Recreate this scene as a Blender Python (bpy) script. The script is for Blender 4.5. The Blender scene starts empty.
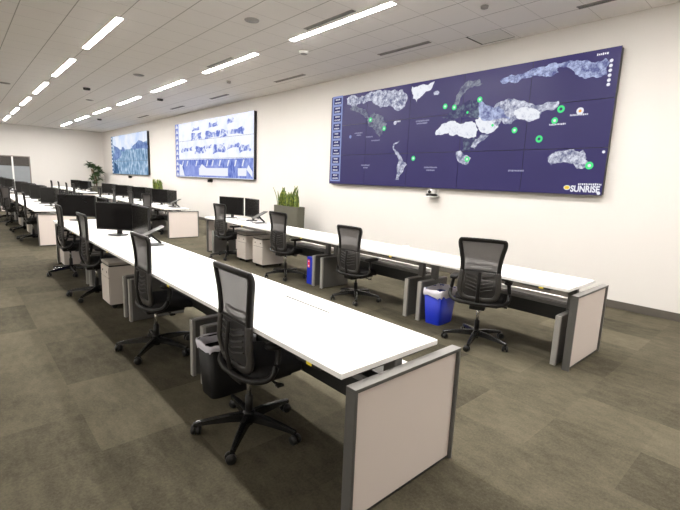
import bpy, bmesh, math, random
from mathutils import Vector, Matrix, noise
random.seed(7)
PI = math.pi
C = bpy.context.scene.collection
SC = bpy.context.scene

# ------------------------------------------------------------------ materials
def new_mat(name):
    m = bpy.data.materials.new(name); m.use_nodes = True
    nt = m.node_tree; b = nt.nodes['Principled BSDF']
    return m, nt, b

def mat(name, col, rough=.5, metal=0., spec=.5, var=0., vscale=30., bump=0., bscale=200.):
    m, nt, b = new_mat(name)
    b.inputs['Base Color'].default_value = (*col, 1)
    b.inputs['Roughness'].default_value = rough
    b.inputs['Metallic'].default_value = metal
    b.inputs['Specular IOR Level'].default_value = spec
    tc = nt.nodes.new('ShaderNodeTexCoord')
    if var > 0:
        n = nt.nodes.new('ShaderNodeTexNoise'); n.inputs['Scale'].default_value = vscale; n.inputs['Detail'].default_value = 4
        nt.links.new(tc.outputs['Object'], n.inputs['Vector'])
        mx = nt.nodes.new('ShaderNodeMix'); mx.data_type = 'RGBA'
        mx.inputs[6].default_value = (*[c*(1-var) for c in col], 1)
        mx.inputs[7].default_value = (*[min(1, c*(1+var)) for c in col], 1)
        nt.links.new(n.outputs['Fac'], mx.inputs[0]); nt.links.new(mx.outputs[2], b.inputs['Base Color'])
    if bump > 0:
        n2 = nt.nodes.new('ShaderNodeTexNoise'); n2.inputs['Scale'].default_value = bscale
        nt.links.new(tc.outputs['Object'], n2.inputs['Vector'])
        bp = nt.nodes.new('ShaderNodeBump'); bp.inputs['Strength'].default_value = bump; bp.inputs['Distance'].default_value = .002
        nt.links.new(n2.outputs['Fac'], bp.inputs['Height']); nt.links.new(bp.outputs['Normal'], b.inputs['Normal'])
    return m

def emis(name, col, s=1.):
    m = bpy.data.materials.new(name); m.use_nodes = True
    nt = m.node_tree; nt.nodes.clear()
    e = nt.nodes.new('ShaderNodeEmission'); o = nt.nodes.new('ShaderNodeOutputMaterial')
    e.inputs['Color'].default_value = (*col, 1); e.inputs['Strength'].default_value = s
    nt.links.new(e.outputs[0], o.inputs[0])
    return m

def math_node(nt, op, a, b=None):
    n = nt.nodes.new('ShaderNodeMath'); n.operation = op
    for i, v in enumerate((a, b)):
        if v is None: continue
        if isinstance(v, (int, float)): n.inputs[i].default_value = v
        else: nt.links.new(v, n.inputs[i])
    return n.outputs[0]

LIGHT_S = 205.
M = {}
M['wall'] = mat('wall_paint', (.625, .597, .567), .75, 0, .25, .012, 1.5, .05, 300)
M['base'] = mat('baseboard_vinyl', (.085, .075, .062), .5, 0, .4, .1, 8)
M['worktop'] = mat('white_laminate', (.86, .85, .83), .38, 0, .45, .01, 6)
M['panel'] = mat('end_panel_laminate', (.70, .622, .575), .5, 0, .35, .015, 5)
M['silver'] = mat('silver_paint', (.36, .348, .325), .42, .25, .5, .05, 40)
M['frame'] = mat('grey_frame_paint', (.115, .112, .105), .42, .3, .5, .06, 30)
M['frame_lit'] = mat('grey_frame_lit_top', (.25, .24, .228), .45, .2, .5, .05, 30)  # frame grey made lighter for top faces, the light put into the colour
M['blackmetal'] = mat('black_powder_coat', (.018, .018, .017), .5, 0, .4, .15, 60)
M['rail'] = mat('light_rail_paint', (.78, .76, .72), .5, 0, .4, .03, 20)
M['railgrey'] = mat('tray_rail_paint', (.16, .155, .145), .5, .2, .4, .06, 20)
M['binblack'] = mat('black_bin_plastic', (.008, .0075, .007), .5, 0, .2, .1, 30)
M['plastic'] = mat('black_plastic', (.011, .010, .0095), .45, 0, .2, .15, 40)
M['gloss'] = mat('gloss_black_plastic', (.006, .006, .006), .26, 0, .5, .1, 40)
M['seat'] = mat('black_seat_fabric', (.017, .016, .016), .9, 0, .2, .3, 160, .4, 500)
M['ring'] = mat('grey_lumbar_plastic', (.036, .033, .030), .45, 0, .35, .1, 30)
M['chrome'] = mat('chrome_piston', (.62, .6, .57), .22, .9, .5, .03, 30)
M['caster'] = mat('caster_rubber', (.010, .0095, .009), .4, 0, .3, .1, 50)
M['pedestal'] = mat('cream_steel', (.57, .52, .47), .45, 0, .4, .015, 10)
M['pedtop'] = mat('taupe_seat_pad', (.33, .30, .265), .8, 0, .2, .12, 80, .2, 300)
M['yellow'] = mat('yellow_tag', (.85, .66, .03), .5, 0, .4, .03, 30)
M['bluebin'] = mat('blue_plastic', (.006, .024, .44), .42, 0, .45, .06, 12)
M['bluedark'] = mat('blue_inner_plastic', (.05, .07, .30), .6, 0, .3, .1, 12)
M['red'] = mat('red_label', (.75, .03, .05), .5, 0, .4, .05, 20)
M['whitelabel'] = mat('white_label', (.85, .85, .85), .5, 0, .4, .02, 20)
M['liner'] = mat('white_bag_liner', (.62, .60, .66), .45, 0, .45, .1, 25, .5, 60)
M['concrete'] = mat('olive_concrete', (.082, .078, .058), .8, 0, .3, .12, 10, .2, 80)
M['soil'] = mat('dark_soil', (.03, .02, .013), .95, 0, .1, .4, 60, .6, 80)
M['bezel'] = mat('monitor_bezel', (.012, .011, .011), .45, 0, .3, .1, 40)
M['screen'] = mat('dark_screen', (.005, .0045, .0045), .22, 0, .16, .1, 3)
M['vent'] = mat('vent_metal', (.30, .285, .27), .5, .2, .4, .06, 20)
M['ventdark'] = mat('vent_slot', (.045, .04, .035), .7, 0, .2, .1, 20)
M['white'] = mat('white_plastic', (.78, .77, .75), .4, 0, .5, .02, 20)
M['camblack'] = mat('camera_lens_black', (.012, .012, .014), .15, 0, .6, .1, 20)
M['bark'] = mat('stem_bark', (.12, .075, .04), .85, 0, .2, .2, 30)
M['diff'] = emis('light_diffuser', (1., .968, .925), LIGHT_S)
M['fixture'] = mat('fixture_white', (.8, .78, .75), .5, 0, .4, .02, 10)

def leaf_mat(name, a, b, sc):
    m, nt, bs = new_mat(name)
    tc = nt.nodes.new('ShaderNodeTexCoord'); n = nt.nodes.new('ShaderNodeTexNoise'); n.inputs['Scale'].default_value = sc
    n.inputs['Detail'].default_value = 4
    nt.links.new(tc.outputs['Object'], n.inputs['Vector'])
    r = nt.nodes.new('ShaderNodeValToRGB'); r.color_ramp.elements[0].position = .38; r.color_ramp.elements[1].position = .62
    r.color_ramp.elements[0].color = (*a, 1); r.color_ramp.elements[1].color = (*b, 1)
    nt.links.new(n.outputs['Fac'], r.inputs[0]); nt.links.new(r.outputs[0], bs.inputs['Base Color'])
    bs.inputs['Roughness'].default_value = .45
    return m
M['snake'] = leaf_mat('snake_leaf', (.035, .075, .012), (.20, .24, .035), 18)
M['leafdark'] = leaf_mat('dark_leaf', (.008, .03, .006), (.05, .11, .02), 9)

# mesh fabric of the chair backs: woven, see-through
def mesh_mat(name, col, alpha):
    m, nt, b = new_mat(name)
    b.inputs['Base Color'].default_value = (*col, 1); b.inputs['Roughness'].default_value = .8
    tc = nt.nodes.new('ShaderNodeTexCoord'); n = nt.nodes.new('ShaderNodeTexNoise'); n.inputs['Scale'].default_value = 60
    nt.links.new(tc.outputs['Object'], n.inputs['Vector'])
    a = math_node(nt, 'ADD', math_node(nt, 'MULTIPLY', n.outputs['Fac'], .04), alpha-.02)
    nt.links.new(a, b.inputs['Alpha'])
    return m
M['mesh'] = mesh_mat('back_mesh_fabric', (.055, .049, .046), .915)
M['mesh2'] = mesh_mat('lumbar_mesh_fabric', (.022, .020, .019), .90)

# carpet tiles
def carpet():
    m, nt, b = new_mat('carpet_tiles')
    tc = nt.nodes.new('ShaderNodeTexCoord')
    sp = nt.nodes.new('ShaderNodeSeparateXYZ'); nt.links.new(tc.outputs['Object'], sp.inputs[0])
    def cell(sx, sy, seed, off):
        cx = math_node(nt, 'FLOOR', math_node(nt, 'MULTIPLY', sp.outputs[0], 1/sx))
        ysh = math_node(nt, 'ADD', math_node(nt, 'MULTIPLY', sp.outputs[1], 1/sy), math_node(nt, 'MULTIPLY', cx, off))
        cy = math_node(nt, 'FLOOR', ysh)
        cb = nt.nodes.new('ShaderNodeCombineXYZ'); nt.links.new(cx, cb.inputs[0]); nt.links.new(cy, cb.inputs[1]); cb.inputs[2].default_value = seed
        w = nt.nodes.new('ShaderNodeTexWhiteNoise'); w.noise_dimensions = '3D'; nt.links.new(cb.outputs[0], w.inputs['Vector'])
        return w.outputs['Value']
    a = cell(.5, 1.0, 3.3, .5); c = cell(.5, .5, 8.1, 0.)
    big = nt.nodes.new('ShaderNodeTexNoise'); big.inputs['Scale'].default_value = 1.6; big.inputs['Detail'].default_value = 5
    nt.links.new(tc.outputs['Object'], big.inputs['Vector'])
    fine = nt.nodes.new('ShaderNodeTexNoise'); fine.inputs['Scale'].default_value = 70; fine.inputs['Detail'].default_value = 6; fine.inputs['Roughness'].default_value = .75
    nt.links.new(tc.outputs['Object'], fine.inputs['Vector'])
    mid = nt.nodes.new('ShaderNodeTexNoise'); mid.inputs['Scale'].default_value = 9; mid.inputs['Detail'].default_value = 5; mid.inputs['Roughness'].default_value = .7
    mpn = nt.nodes.new('ShaderNodeMapping'); mpn.inputs['Scale'].default_value = (1.6, .7, 1); nt.links.new(tc.outputs['Object'], mpn.inputs[0]); nt.links.new(mpn.outputs[0], mid.inputs['Vector'])
    t = math_node(nt, 'ADD', math_node(nt, 'MULTIPLY', a, .24), math_node(nt, 'MULTIPLY', c, .12))
    t = math_node(nt, 'ADD', t, math_node(nt, 'MULTIPLY', math_node(nt, 'SUBTRACT', mid.outputs['Fac'], .42), .6))
    t = math_node(nt, 'ADD', t, math_node(nt, 'MULTIPLY', big.outputs['Fac'], .5))
    t = math_node(nt, 'ADD', t, math_node(nt, 'MULTIPLY', math_node(nt, 'SUBTRACT', fine.outputs['Fac'], .5), .7))
    r = nt.nodes.new('ShaderNodeValToRGB')
    e = r.color_ramp.elements; e[0].position = .2; e[0].color = (.038, .0335, .0225, 1); e[1].position = .85; e[1].color = (.124, .110, .076, 1)
    nt.links.new(t, r.inputs[0]); nt.links.new(r.outputs[0], b.inputs['Base Color'])
    b.inputs['Roughness'].default_value = .95; b.inputs['Specular IOR Level'].default_value = .1
    bp = nt.nodes.new('ShaderNodeBump'); bp.inputs['Strength'].default_value = .35; bp.inputs['Distance'].default_value = .004
    nt.links.new(fine.outputs['Fac'], bp.inputs['Height']); nt.links.new(bp.outputs['Normal'], b.inputs['Normal'])
    return m
M['carpet'] = carpet()

# ceiling tiles on a lay-in grid
TX, TY, X0, Y0 = .5775, .5567, 2.04, .64
def ceiling_mat():
    m, nt, b = new_mat('ceiling_tiles')
    tc = nt.nodes.new('ShaderNodeTexCoord')
    sp = nt.nodes.new('ShaderNodeSeparateXYZ'); nt.links.new(tc.outputs['Object'], sp.inputs[0])
    def edge(o, size, ph, w):
        f = math_node(nt, 'FRACT', math_node(nt, 'ADD', math_node(nt, 'MULTIPLY', math_node(nt, 'SUBTRACT', o, ph), 1/size), 40.5))
        d = math_node(nt, 'ABSOLUTE', math_node(nt, 'SUBTRACT', f, .5))
        return math_node(nt, 'LESS_THAN', d, w/size/2)
    ex = edge(sp.outputs[0], TX, X0, .013); ey = edge(sp.outputs[1], TY, Y0, .007)
    g = math_node(nt, 'MAXIMUM', ex, math_node(nt, 'MULTIPLY', ey, .7))
    n = nt.nodes.new('ShaderNodeTexNoise'); n.inputs['Scale'].default_value = 90; n.inputs['Detail'].default_value = 5
    nt.links.new(tc.outputs['Object'], n.inputs['Vector'])
    mx = nt.nodes.new('ShaderNodeMix'); mx.data_type = 'RGBA'
    mx.inputs[6].default_value = (.92, .888, .868, 1); mx.inputs[7].default_value = (.955, .925, .905, 1)
    nt.links.new(n.outputs['Fac'], mx.inputs[0])
    mx2 = nt.nodes.new('ShaderNodeMix'); mx2.data_type = 'RGBA'; mx2.inputs[7].default_value = (.50, .475, .45, 1)
    nt.links.new(mx.outputs[2], mx2.inputs[6]); nt.links.new(g, mx2.inputs[0])
    nt.links.new(mx2.outputs[2], b.inputs['Base Color'])
    b.inputs['Roughness'].default_value = .9; b.inputs['Specular IOR Level'].default_value = .15
    return m
M['ceiling'] = ceiling_mat()

# ------------------------------------------------------------------ mesh helpers
class MB:
    def __init__(s): s.bm = bmesh.new(); s.mats = []
    def mi(s, m):
        if m not in s.mats: s.mats.append(m)
        return s.mats.index(m)
    def box(s, a, b, m, bev=0., seg=2):
        lo = Vector([min(a[i], b[i]) for i in range(3)]); hi = Vector([max(a[i], b[i]) for i in range(3)])
        t = bmesh.new(); bmesh.ops.create_cube(t, size=1)
        for v in t.verts: v.co = Vector([lo[i] + (v.co[i]+.5)*(hi[i]-lo[i]) for i in range(3)])
        if bev > 0: bmesh.ops.bevel(t, geom=list(t.edges), offset=bev, segments=seg, profile=.5, affect='EDGES')
        s.join(t, m); return s
    def join(s, t, m, mtx=None, smooth=False):
        k = s.mi(m); vm = {}
        for v in t.verts: vm[v] = s.bm.verts.new(mtx @ v.co if mtx else v.co)
        for f in t.faces:
            try:
                nf = s.bm.faces.new([vm[v] for v in f.verts]); nf.material_index = k; nf.smooth = smooth
            except ValueError: pass
        t.free(); return s
    def face(s, pts, m, smooth=False):
        f = s.bm.faces.new([s.bm.verts.new(p) for p in pts]); f.material_index = s.mi(m); f.smooth = smooth; return s
    def cyl(s, p0, p1, r0, m, r1=None, n=16, cap=True):
        r1 = r0 if r1 is None else r1
        p0, p1 = Vector(p0), Vector(p1); d = p1-p0
        t = bmesh.new()
        q = d.to_track_quat('Z', 'Y').to_matrix().to_4x4()
        bmesh.ops.create_cone(t, cap_ends=cap, segments=n, radius1=r0, radius2=max(r1, 1e-4), depth=d.length)
        s.join(t, m, Matrix.Translation((p0+p1)/2) @ q, True); return s
    def tube(s, pts, rad, m, n=8, closed=False, flat=None, up=None):
        pts = [Vector(p) for p in pts]; N = len(pts); k = s.mi(m); rings = []
        R = rad if isinstance(rad, (list, tuple)) else [rad]*N
        for i, p in enumerate(pts):
            if closed: d = pts[(i+1) % N]-pts[i-1]
            else: d = pts[min(i+1, N-1)]-pts[max(i-1, 0)]
            d.normalize(); u = Vector(up) if up else (Vector((0, 0, 1)) if abs(d.z) < .9 else Vector((1, 0, 0)))
            a = d.cross(u).normalized(); b = a.cross(d).normalized()
            fa, fb = flat or (1, 1)
            rings.append([s.bm.verts.new(p + a*(math.cos(2*PI*j/n)*R[i]*fa) + b*(math.sin(2*PI*j/n)*R[i]*fb)) for j in range(n)])
        for i in range(N if closed else N-1):
            A, B = rings[i], rings[(i+1) % N]
            for j in range(n):
                f = s.bm.faces.new([A[j], A[(j+1) % n], B[(j+1) % n], B[j]]); f.material_index = k; f.smooth = True
        if not closed:
            for r in (rings[0][::-1], rings[-1]):
                f = s.bm.faces.new(r); f.material_index = k
        return s
    def rings(s, rr, m, cap=True, smooth=True):
        k = s.mi(m); V = [[s.bm.verts.new(p) for p in r] for r in rr]; n = len(V[0])
        for A, B in zip(V, V[1:]):
            for j in range(n):
                f = s.bm.faces.new([A[j], A[(j+1) % n], B[(j+1) % n], B[j]]); f.material_index = k; f.smooth = smooth
        if cap:
            for r in (V[0][::-1], V[-1]):
                f = s.bm.faces.new(r); f.material_index = k
        return s
    def build(s, name, parent=None, loc=None, smooth_angle=None):
        bmesh.ops.recalc_face_normals(s.bm, faces=s.bm.faces)
        me = bpy.data.meshes.new(name); s.bm.to_mesh(me); s.bm.free()
        for m in s.mats: me.materials.append(m)
        o = bpy.data.objects.new(name, me); C.objects.link(o)
        if parent: o.parent = parent
        if loc: o.location = loc
        return o

def tag(o, label, cat, group=None):
    o['label'] = label; o['category'] = cat
    if group: o['group'] = group
    return o
def thing(name, label, cat, loc=(0, 0, 0), rz=0, group=None):
    o = bpy.data.objects.new(name, None); o.empty_display_size = .1; C.objects.link(o)
    o.location = loc; o.rotation_euler = (0, 0, rz)
    return tag(o, label, cat, group)
def structure(o): o['kind'] = 'structure'; return o
def kids(o): return [c for c in bpy.data.objects if c.parent == o]
def dup(src, loc, rz, label):
    def rec(o, par):
        c = o.copy(); C.objects.link(c)
        if par: c.parent = par
        for ch in TREE.get(o.name, []): rec(ch, c)
        return c
    r = rec(src, None); r.location = loc; r.rotation_euler = (0, 0, rz); r['label'] = label
    return r
TREE = {}
def index_tree(root):
    ch = kids(root); TREE[root.name] = ch
    for c in ch: index_tree(c)
def rr_rect(hx, hy, z, n=24, e=5., cx=0, cy=0):
    out = []
    for i in range(n):
        t = 2*PI*(i+.5)/n; c, s = math.cos(t), math.sin(t)
        out.append((cx+hx*math.copysign(abs(c)**(2/e), c), cy+hy*math.copysign(abs(s)**(2/e), s), z))
    return out
def spline(pts, n=6, closed=False):
    P = [Vector(p) for p in pts]; out = []; N = len(P)
    rng = range(N if closed else N-1)
    for i in rng:
        p1, p2 = P[i], P[(i+1) % N]
        p0 = P[i-1] if (closed or i > 0) else p1
        p3 = P[(i+2) % N] if (closed or i+2 < N) else p2
        for j in range(n):
            t = j/n
            out.append(.5*((2*p1)+(p2-p0)*t+(2*p0-5*p1+4*p2-p3)*t*t+(3*p1-p0-3*p2+p3)*t**3))
    if not closed: out.append(P[-1])
    return out

# ------------------------------------------------------------------ room shell
XW, XL, YF, YN, ZC = 6.63, -6.4, 28.18, -3.4, 3.832
def slab(name, a, b, m):
    return structure(MB().box(a, b, m).build(name))
slab('floor', (XL-.2, YN-.2, -.12), (XW+.2, YF+2.2, 0), M['carpet'])
slab('ceiling', (XL-.2, YN-.2, ZC), (XW+.2, YF+2.2, ZC+.12), M['ceiling'])
slab('wall_right', (XW, YN-.2, 0), (XW+.2, YF+2.2, ZC), M['wall'])
slab('wall_left', (XL-.2, YN-.2, 0), (XL, YF+2.2, ZC), M['wall'])
slab('wall_near', (XL, YN-.2, 0), (XW, YN, ZC), M['wall'])
WX0, WX1, WZ0, WZ1 = .1, 3.12, .55, 2.24
w = MB()
w.box((XL, YF, 0), (WX0, YF+.16, ZC), M['wall']); w.box((WX1, YF, 0), (XW, YF+.16, ZC), M['wall'])
w.box((WX0, YF, 0), (WX1, YF+.16, WZ0), M['wall']); w.box((WX0, YF, WZ1), (WX1, YF+.16, ZC), M['wall'])
structure(w.build('wall_far'))
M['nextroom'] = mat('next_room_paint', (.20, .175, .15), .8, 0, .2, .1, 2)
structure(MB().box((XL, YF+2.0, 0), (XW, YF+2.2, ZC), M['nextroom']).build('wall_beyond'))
structure(MB().box((XW-.014, YN, 0), (XW, YF, .105), M['base'], .003).build('baseboard_right'))
structure(MB().box((WX1, YF-.014, 0), (XW-.014, YF, .105), M['base'], .003).build('baseboard_far'))
# interior window in the far wall: dark frame, white mullions, clear upper and frosted lower glass
M['winframe'] = mat('window_frame_grey', (.20, .17, .15), .5, 0, .4, .05, 10)
gl, nt, b = new_mat('clear_glass')
b.inputs['Base Color'].default_value = (.10, .09, .08, 1); b.inputs['Roughness'].default_value = .05
b.inputs['Alpha'].default_value = .5
M['glass'] = gl
M['frost'] = mat('frosted_film', (.22, .235, .25), .35, 0, .5, .12, 3)
wf = MB(); t = .05
wf.box((WX0, YF-.02, WZ0), (WX0+t, YF+.1, WZ1), M['winframe'], .004); wf.box((WX1-t, YF-.02, WZ0), (WX1, YF+.1, WZ1), M['winframe'], .004)
wf.box((WX0+t, YF-.02, WZ1-t), (WX1-t, YF+.1, WZ1), M['winframe'], .004); wf.box((WX0+t, YF-.02, WZ0), (WX1-t, YF+.1, WZ0+t), M['winframe'], .004)
wf = wf.build('window_1'); structure(wf)
for xm in (.86, 1.61, 2.36):
    MB().box((xm-.035, YF-.015, WZ0+t), (xm+.035, YF+.06, WZ1-t), M['white'], .004).build('mullion', wf)
xs = [WX0+t, .86-.035, .86+.035, 1.61-.035, 1.61+.035, 2.36-.035, 2.36+.035, WX1-t]
for i in range(4):
    MB().box((xs[2*i], YF+.02, 1.72), (xs[2*i+1], YF+.028, WZ1-t), M['glass']).build('pane', wf)
    MB().box((xs[2*i], YF+.02, WZ0+t), (xs[2*i+1], YF+.028, 1.72), M['frost']).build('frosted_pane', wf)

# ------------------------------------------------------------------ ceiling lights
def ceiling_light():
    t = thing('ceiling_light', 'x', 'ceiling light', (0, 0, 0), 0, 'linear ceiling lights')
    L = 2.23; W = .09
    f = MB()
    f.box((-W/2-.012, 0, -.012), (-W/2, L, 0), M['fixture']); f.box((W/2, 0, -.012), (W/2+.012, L, 0), M['fixture'])
    f.box((-W/2, 0, -.012), (W/2, .012, 0), M['fixture']); f.box((-W/2, L-.012, -.012), (W/2, L, 0), M['fixture'])
    f.build('housing', t)
    MB().box((-W/2, .012, -.015), (W/2, L-.012, -.002), M['diff'], .003).build('diffuser', t)
    return t
lp = ceiling_light(); index_tree(lp); first = True
ORD = ['nearest', 'second', 'third', 'fourth', 'fifth', 'sixth', 'seventh', 'eighth', 'ninth']
ROWN = {-4.89: 'unseen left row added for fill', 2.04: 'left visible row', 4.35: 'right row near the screens'}  # leftmost row is out of view, added for fill at a guessed position
for rx, rn in ROWN.items():
    for k in range(0 if rx == 2.04 else -1, 8):  # first right-row light is unseen behind the camera, added to brighten its end panel
        lab = f'{ORD[k+1]} white strip light from the camera, {rn}'
        loc = (rx, Y0+3.34*k, ZC)
        if first: lp.location = loc; lp['label'] = lab; first = False
        else: dup(lp, loc, 0, lab)

# ceiling fittings
def slot_vent(x, y0, y1, lab, wd=.09):
    t = thing('ceiling_vent', lab, 'air vent', (x, y0, ZC), 0, 'linear ceiling vents')
    L = y1-y0; f = MB()
    for a, b_ in ((-wd/2, -wd/2+.016), (wd/2-.016, wd/2)): f.box((a, 0, -.01), (b_, L, 0), M['vent'])
    f.box((-.006, 0, -.008), (.006, L, 0), M['vent'])
    f.build('frame', t)
    MB().box((-wd/2+.014, .004, -.004), (wd/2-.014, L-.004, -.001), M['ventdark']).build('slot', t)
slot_vent(4.19, 4.55, 5.62, 'dark narrow slot vent beside the nearest visible right-hand strip light', .075)
slot_vent(4.19, 7.95, 9.0, 'narrow slot vent beside the second visible right-hand strip light', .06)
for (y0, y1), w_ in zip(((4.56, 5.67), (7.89, 9.04), (11.4, 12.5), (14.5, 15.6), (18., 19.2)), ('left half of the big map', 'left edge of the big map', 'right of the white screen', 'left of the white screen', 'small landscape screen')):
    slot_vent(5.88, y0, y1, f'grey slot vent in the ceiling over the {w_}')
slot_vent(6.03, 1.35, 2.40, 'grey slot vent at the top right corner of the picture')
t = thing('ceiling_diffuser', 'square ceiling diffuser with dark edge above the big map screen', 'air vent', (6.07, 3.47, ZC))
MB().box((0, 0, -.009), (.44, .52, -.002), M['fixture'], .002).build('plate', t)
MB().box((0, 0, -.002), (.475, .56, -.0005), M['ventdark']).build('shade_edge', t)  # dark sheet painting the shadow along two edges of the plate
def disc(name, lab, cat, x, y, r, h, m, grille=None):
    t = thing(name, lab, cat, (x, y, ZC))
    MB().cyl((0, 0, -h), (0, 0, 0), r*.92, m, r, 28).build('rim', t)
    MB().cyl((0, 0, -h-.004), (0, 0, -h), r*.72, grille or m, None, 28).build('grille', t)
disc('ceiling_speaker', 'round ceiling speaker nearest the camera, between the light rows', 'speaker', 3.44, 5.92, .11, .012, M['vent'], M['vent'])
disc('ceiling_speaker', 'round ceiling speaker farther back, left of the second right-hand light', 'speaker', 3.43, 11.04, .12, .012, M['vent'], M['vent'])
disc('ceiling_speaker', 'round ceiling speaker far back between the two light rows', 'speaker', 3.48, 16.1, .12, .012, M['vent'], M['vent'])
disc('ceiling_speaker', 'round ceiling speaker at the far left, left of the light row', 'speaker', 1.26, 15.13, .12, .012, M['vent'], M['vent'])
disc('ceiling_camera', 'small dark dome camera between the two light rows', 'camera', 2.95, 13.93, .09, .05, M['ventdark'], M['camblack'])
disc('ceiling_camera', 'small dark dome on the ceiling near the end of the third right-hand light', 'camera', 4.90, 13.86, .09, .05, M['ventdark'], M['camblack'])
disc('ceiling_camera', 'tiny dark dome on the ceiling beside the far right-hand lights', 'camera', 4.93, 21.3, .09, .05, M['ventdark'], M['camblack'])
disc('smoke_detector', 'white round smoke detector with dark side beside the nearest right-hand light', 'smoke detector', 4.85, 6.54, .085, .05, M['fixture'], M['vent'])
disc('smoke_detector', 'small grey detector right of the second visible right-hand light', 'smoke detector', 5.11, 9.86, .05, .05, M['vent'], M['vent'])
disc('sprinkler_head', 'small white sprinkler disc on the ceiling above the map screen', 'sprinkler', 5.22, 3.22, .05, .025, M['vent'], M['vent'])

# ------------------------------------------------------------------ desks
COLS = {'L': (1.180, .70, 1.80), 'R': (3.804, .625, 1.78)}
def make_desk(xf, D, L):
    t = thing('sit_stand_desk', 'x', 'desk', (0, 0, 0), 0, 'white sit-stand desks')
    MB().box((0, .002, .712), (D, L-.002, .74), M['worktop'], .003).build('worktop', t)
    if D > .65: MB().box((D-.185, .70, .7385), (D-.168, 1.19, .7405), M['ventdark']).build('cable_slot', t)
    for y in (.02, L-.17):
        MB().box((.10, y, 0), (.10+.028, y+.05, .46), M['silver'], .004).box((.128, y+.004, .004), (min(.68, D), y+.046, .455), M['frame'], .003).box((.128, y, .452), (min(.68, D), y+.05, .464), M['frame_lit'], .002).build('leg', t)
        MB().box((.36, y-.012, .455), (.42, y+.062, .712), M['frame'], .006).build('column', t)
        MB().box((.12, y, .695), (D-.08, y+.05, .712), M['blackmetal'], .003).build('bracket', t)
    MB().box((.37, .15, .67), (.41, L-.15, .705), M['blackmetal'], .003).build('crossbeam', t)
    t0, t1 = .10, L-.20
    b_ = MB(); b_.box((.42, t0, .33), (.432, L-t0, .465), M['blackmetal'], .003); b_.box((.432, t0, .33), (.57, L-t0, .34), M['blackmetal']); b_.box((.418, t0, .465), (.44, L-t0, .50), M['railgrey'], .004)
    tr = b_.build('cable_tray', t)
    MB().box((.57, t0, .33), (.58, L-t0, .46), M['railgrey']).box((.57, t0, .46), (D+.02, L-t0, .47), M['railgrey']).box((D+.015, t0, .46), (D+.065, L-t0, .51), M['rail'], .003).build('tray_rail', t)
    c = MB(); c.box((.004, .16, .694), (.06, .34, .7115), M['blackmetal'], .004); c.box((.03, .339, .69), (.09, .42, .7115), M['blackmetal'], .004); c.box((.05, .42, .695), (.08, .56, .7115), M['blackmetal'], .003); c.box((.04, .56, .685), (.11, .64, .7115), M['blackmetal'], .004)
    cc = c.build('height_control', t)
    MB().box((.001, .215, .697), (.010, .255, .7105), M['yellow'], .002).build('tag', cc)
    return t
def make_end(D, outer):  # outer face at local y=0 (towards the camera) when outer=-1
    t = thing('end_panel', 'x', 'end panel', (0, 0, 0), 0, 'framed desk-row end panels')
    W = D; H = .676; T = .06; g = .018
    MB().box((0, 0, 0), (g, T, H-g), M['frame'], .002).build('frame_post', t)
    MB().box((W-g, 0, 0), (W, T, H-g), M['frame'], .002).build('frame_post', t)
    MB().box((0, 0, H-g), (W, T, H-.0012), M['frame'], .001).box((.001, .001, H-.0012), (W-.001, T-.001, H), M['frame_lit']).build('top_rail', t)
    MB().box((g, .02, .0), (W-g, T-.005, .016), M['blackmetal']).build('bottom_rail', t)
    MB().box((g, .018, .016), (W-g, .046, H-g), M['panel'], .001).build('panel', t)
    return t
desks = {k: make_desk(*v) for k, v in COLS.items()}
ends = {'L': make_end(.816, -1), 'R': make_end(.78, -1)}
ENDX = {'L': 1.213, 'R': 3.872}
for o in list(desks.values())+list(ends.values()): index_tree(o)
BANKS = [('L', 1.262, 'front left row'), ('R', 1.300, 'front right row'), ('L', 10.66, 'middle left row'), ('R', 10.70, 'middle right row'), ('L', 20.02, 'rear left row'), ('R', 20.05, 'rear right row')]
TRAYS = []   # cable trays stop short where a cabinet or bin stands under the desk
CUT = {('front right row', 0): (.12, 1.20), ('front right row', 2): (.19, 1.42), ('front right row', 3): (.70, 1.58), ('front left row', 2): (.78, 1.60),
       ('front left row', 3): (.55, 1.20), ('middle left row', 1): (.55, 1.60), ('middle left row', 2): (.55, 1.60)}
N4 = ['nearest', 'second', 'third', 'farthest']
used = set()
def place(key, protos, loc, rz, lab):
    o = protos
    if key not in used:
        used.add(key); o.location = loc; o.rotation_euler = (0, 0, rz); o['label'] = lab; return o
    return dup(o, loc, rz, lab)
for c, y0, rn in BANKS:
    xf = COLS[c][0]
    for k in range(4):
        d_ = place('d'+c, desks[c], (xf, y0+COLS[c][2]*k, 0), 0, f'white-topped sit-stand desk, {N4[k]} of four in the {rn}')
        if rn == 'front right row' and k in (2, 3):   # no legs show at the joint where the two pedestals stand
            for nm in ('leg', 'column'):
                ps = sorted([o for o in C.objects if o.parent == d_ and o.name.startswith(nm)], key=lambda o: o.data.vertices[0].co.y)
                bpy.data.objects.remove(ps[1] if k == 2 else ps[0])
        if rn == 'front left row' and k == 0: near_desk = d_
        if rn == 'front right row' and k == 0: near_r = d_
        TRAYS.append((d_, CUT.get((rn, k))))
    place('e'+c, ends[c], (ENDX[c], y0-.056, 0), 0, f'cream grey-framed panel at the near end of the {rn}')
    W = .816 if c == 'L' else .78
    place('e'+c, ends[c], (ENDX[c]+W, y0+4*COLS[c][2]+.07, 0), PI, f'cream grey-framed panel at the far end of the {rn}')

for d_, cut in TRAYS:
    if cut:
        for o in C.objects:
            if o.parent == d_ and o.name.startswith(('cable_tray', 'tray_rail')):
                q = [v.co.y for v in o.data.vertices]; o.scale.y = (cut[1]-cut[0])/(max(q)-min(q)); o.location.y = cut[0]-min(q)*o.scale.y
# the near leg of the nearest desk stands further back, out of sight behind the end panel
[o for o in C.objects if o.parent == near_desk and o.name.startswith('leg')][0].location.x = .14
for nm in ('leg', 'column', 'bracket'): [o for o in C.objects if o.parent == near_r and o.name.startswith(nm)][0].location.y = .05

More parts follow.
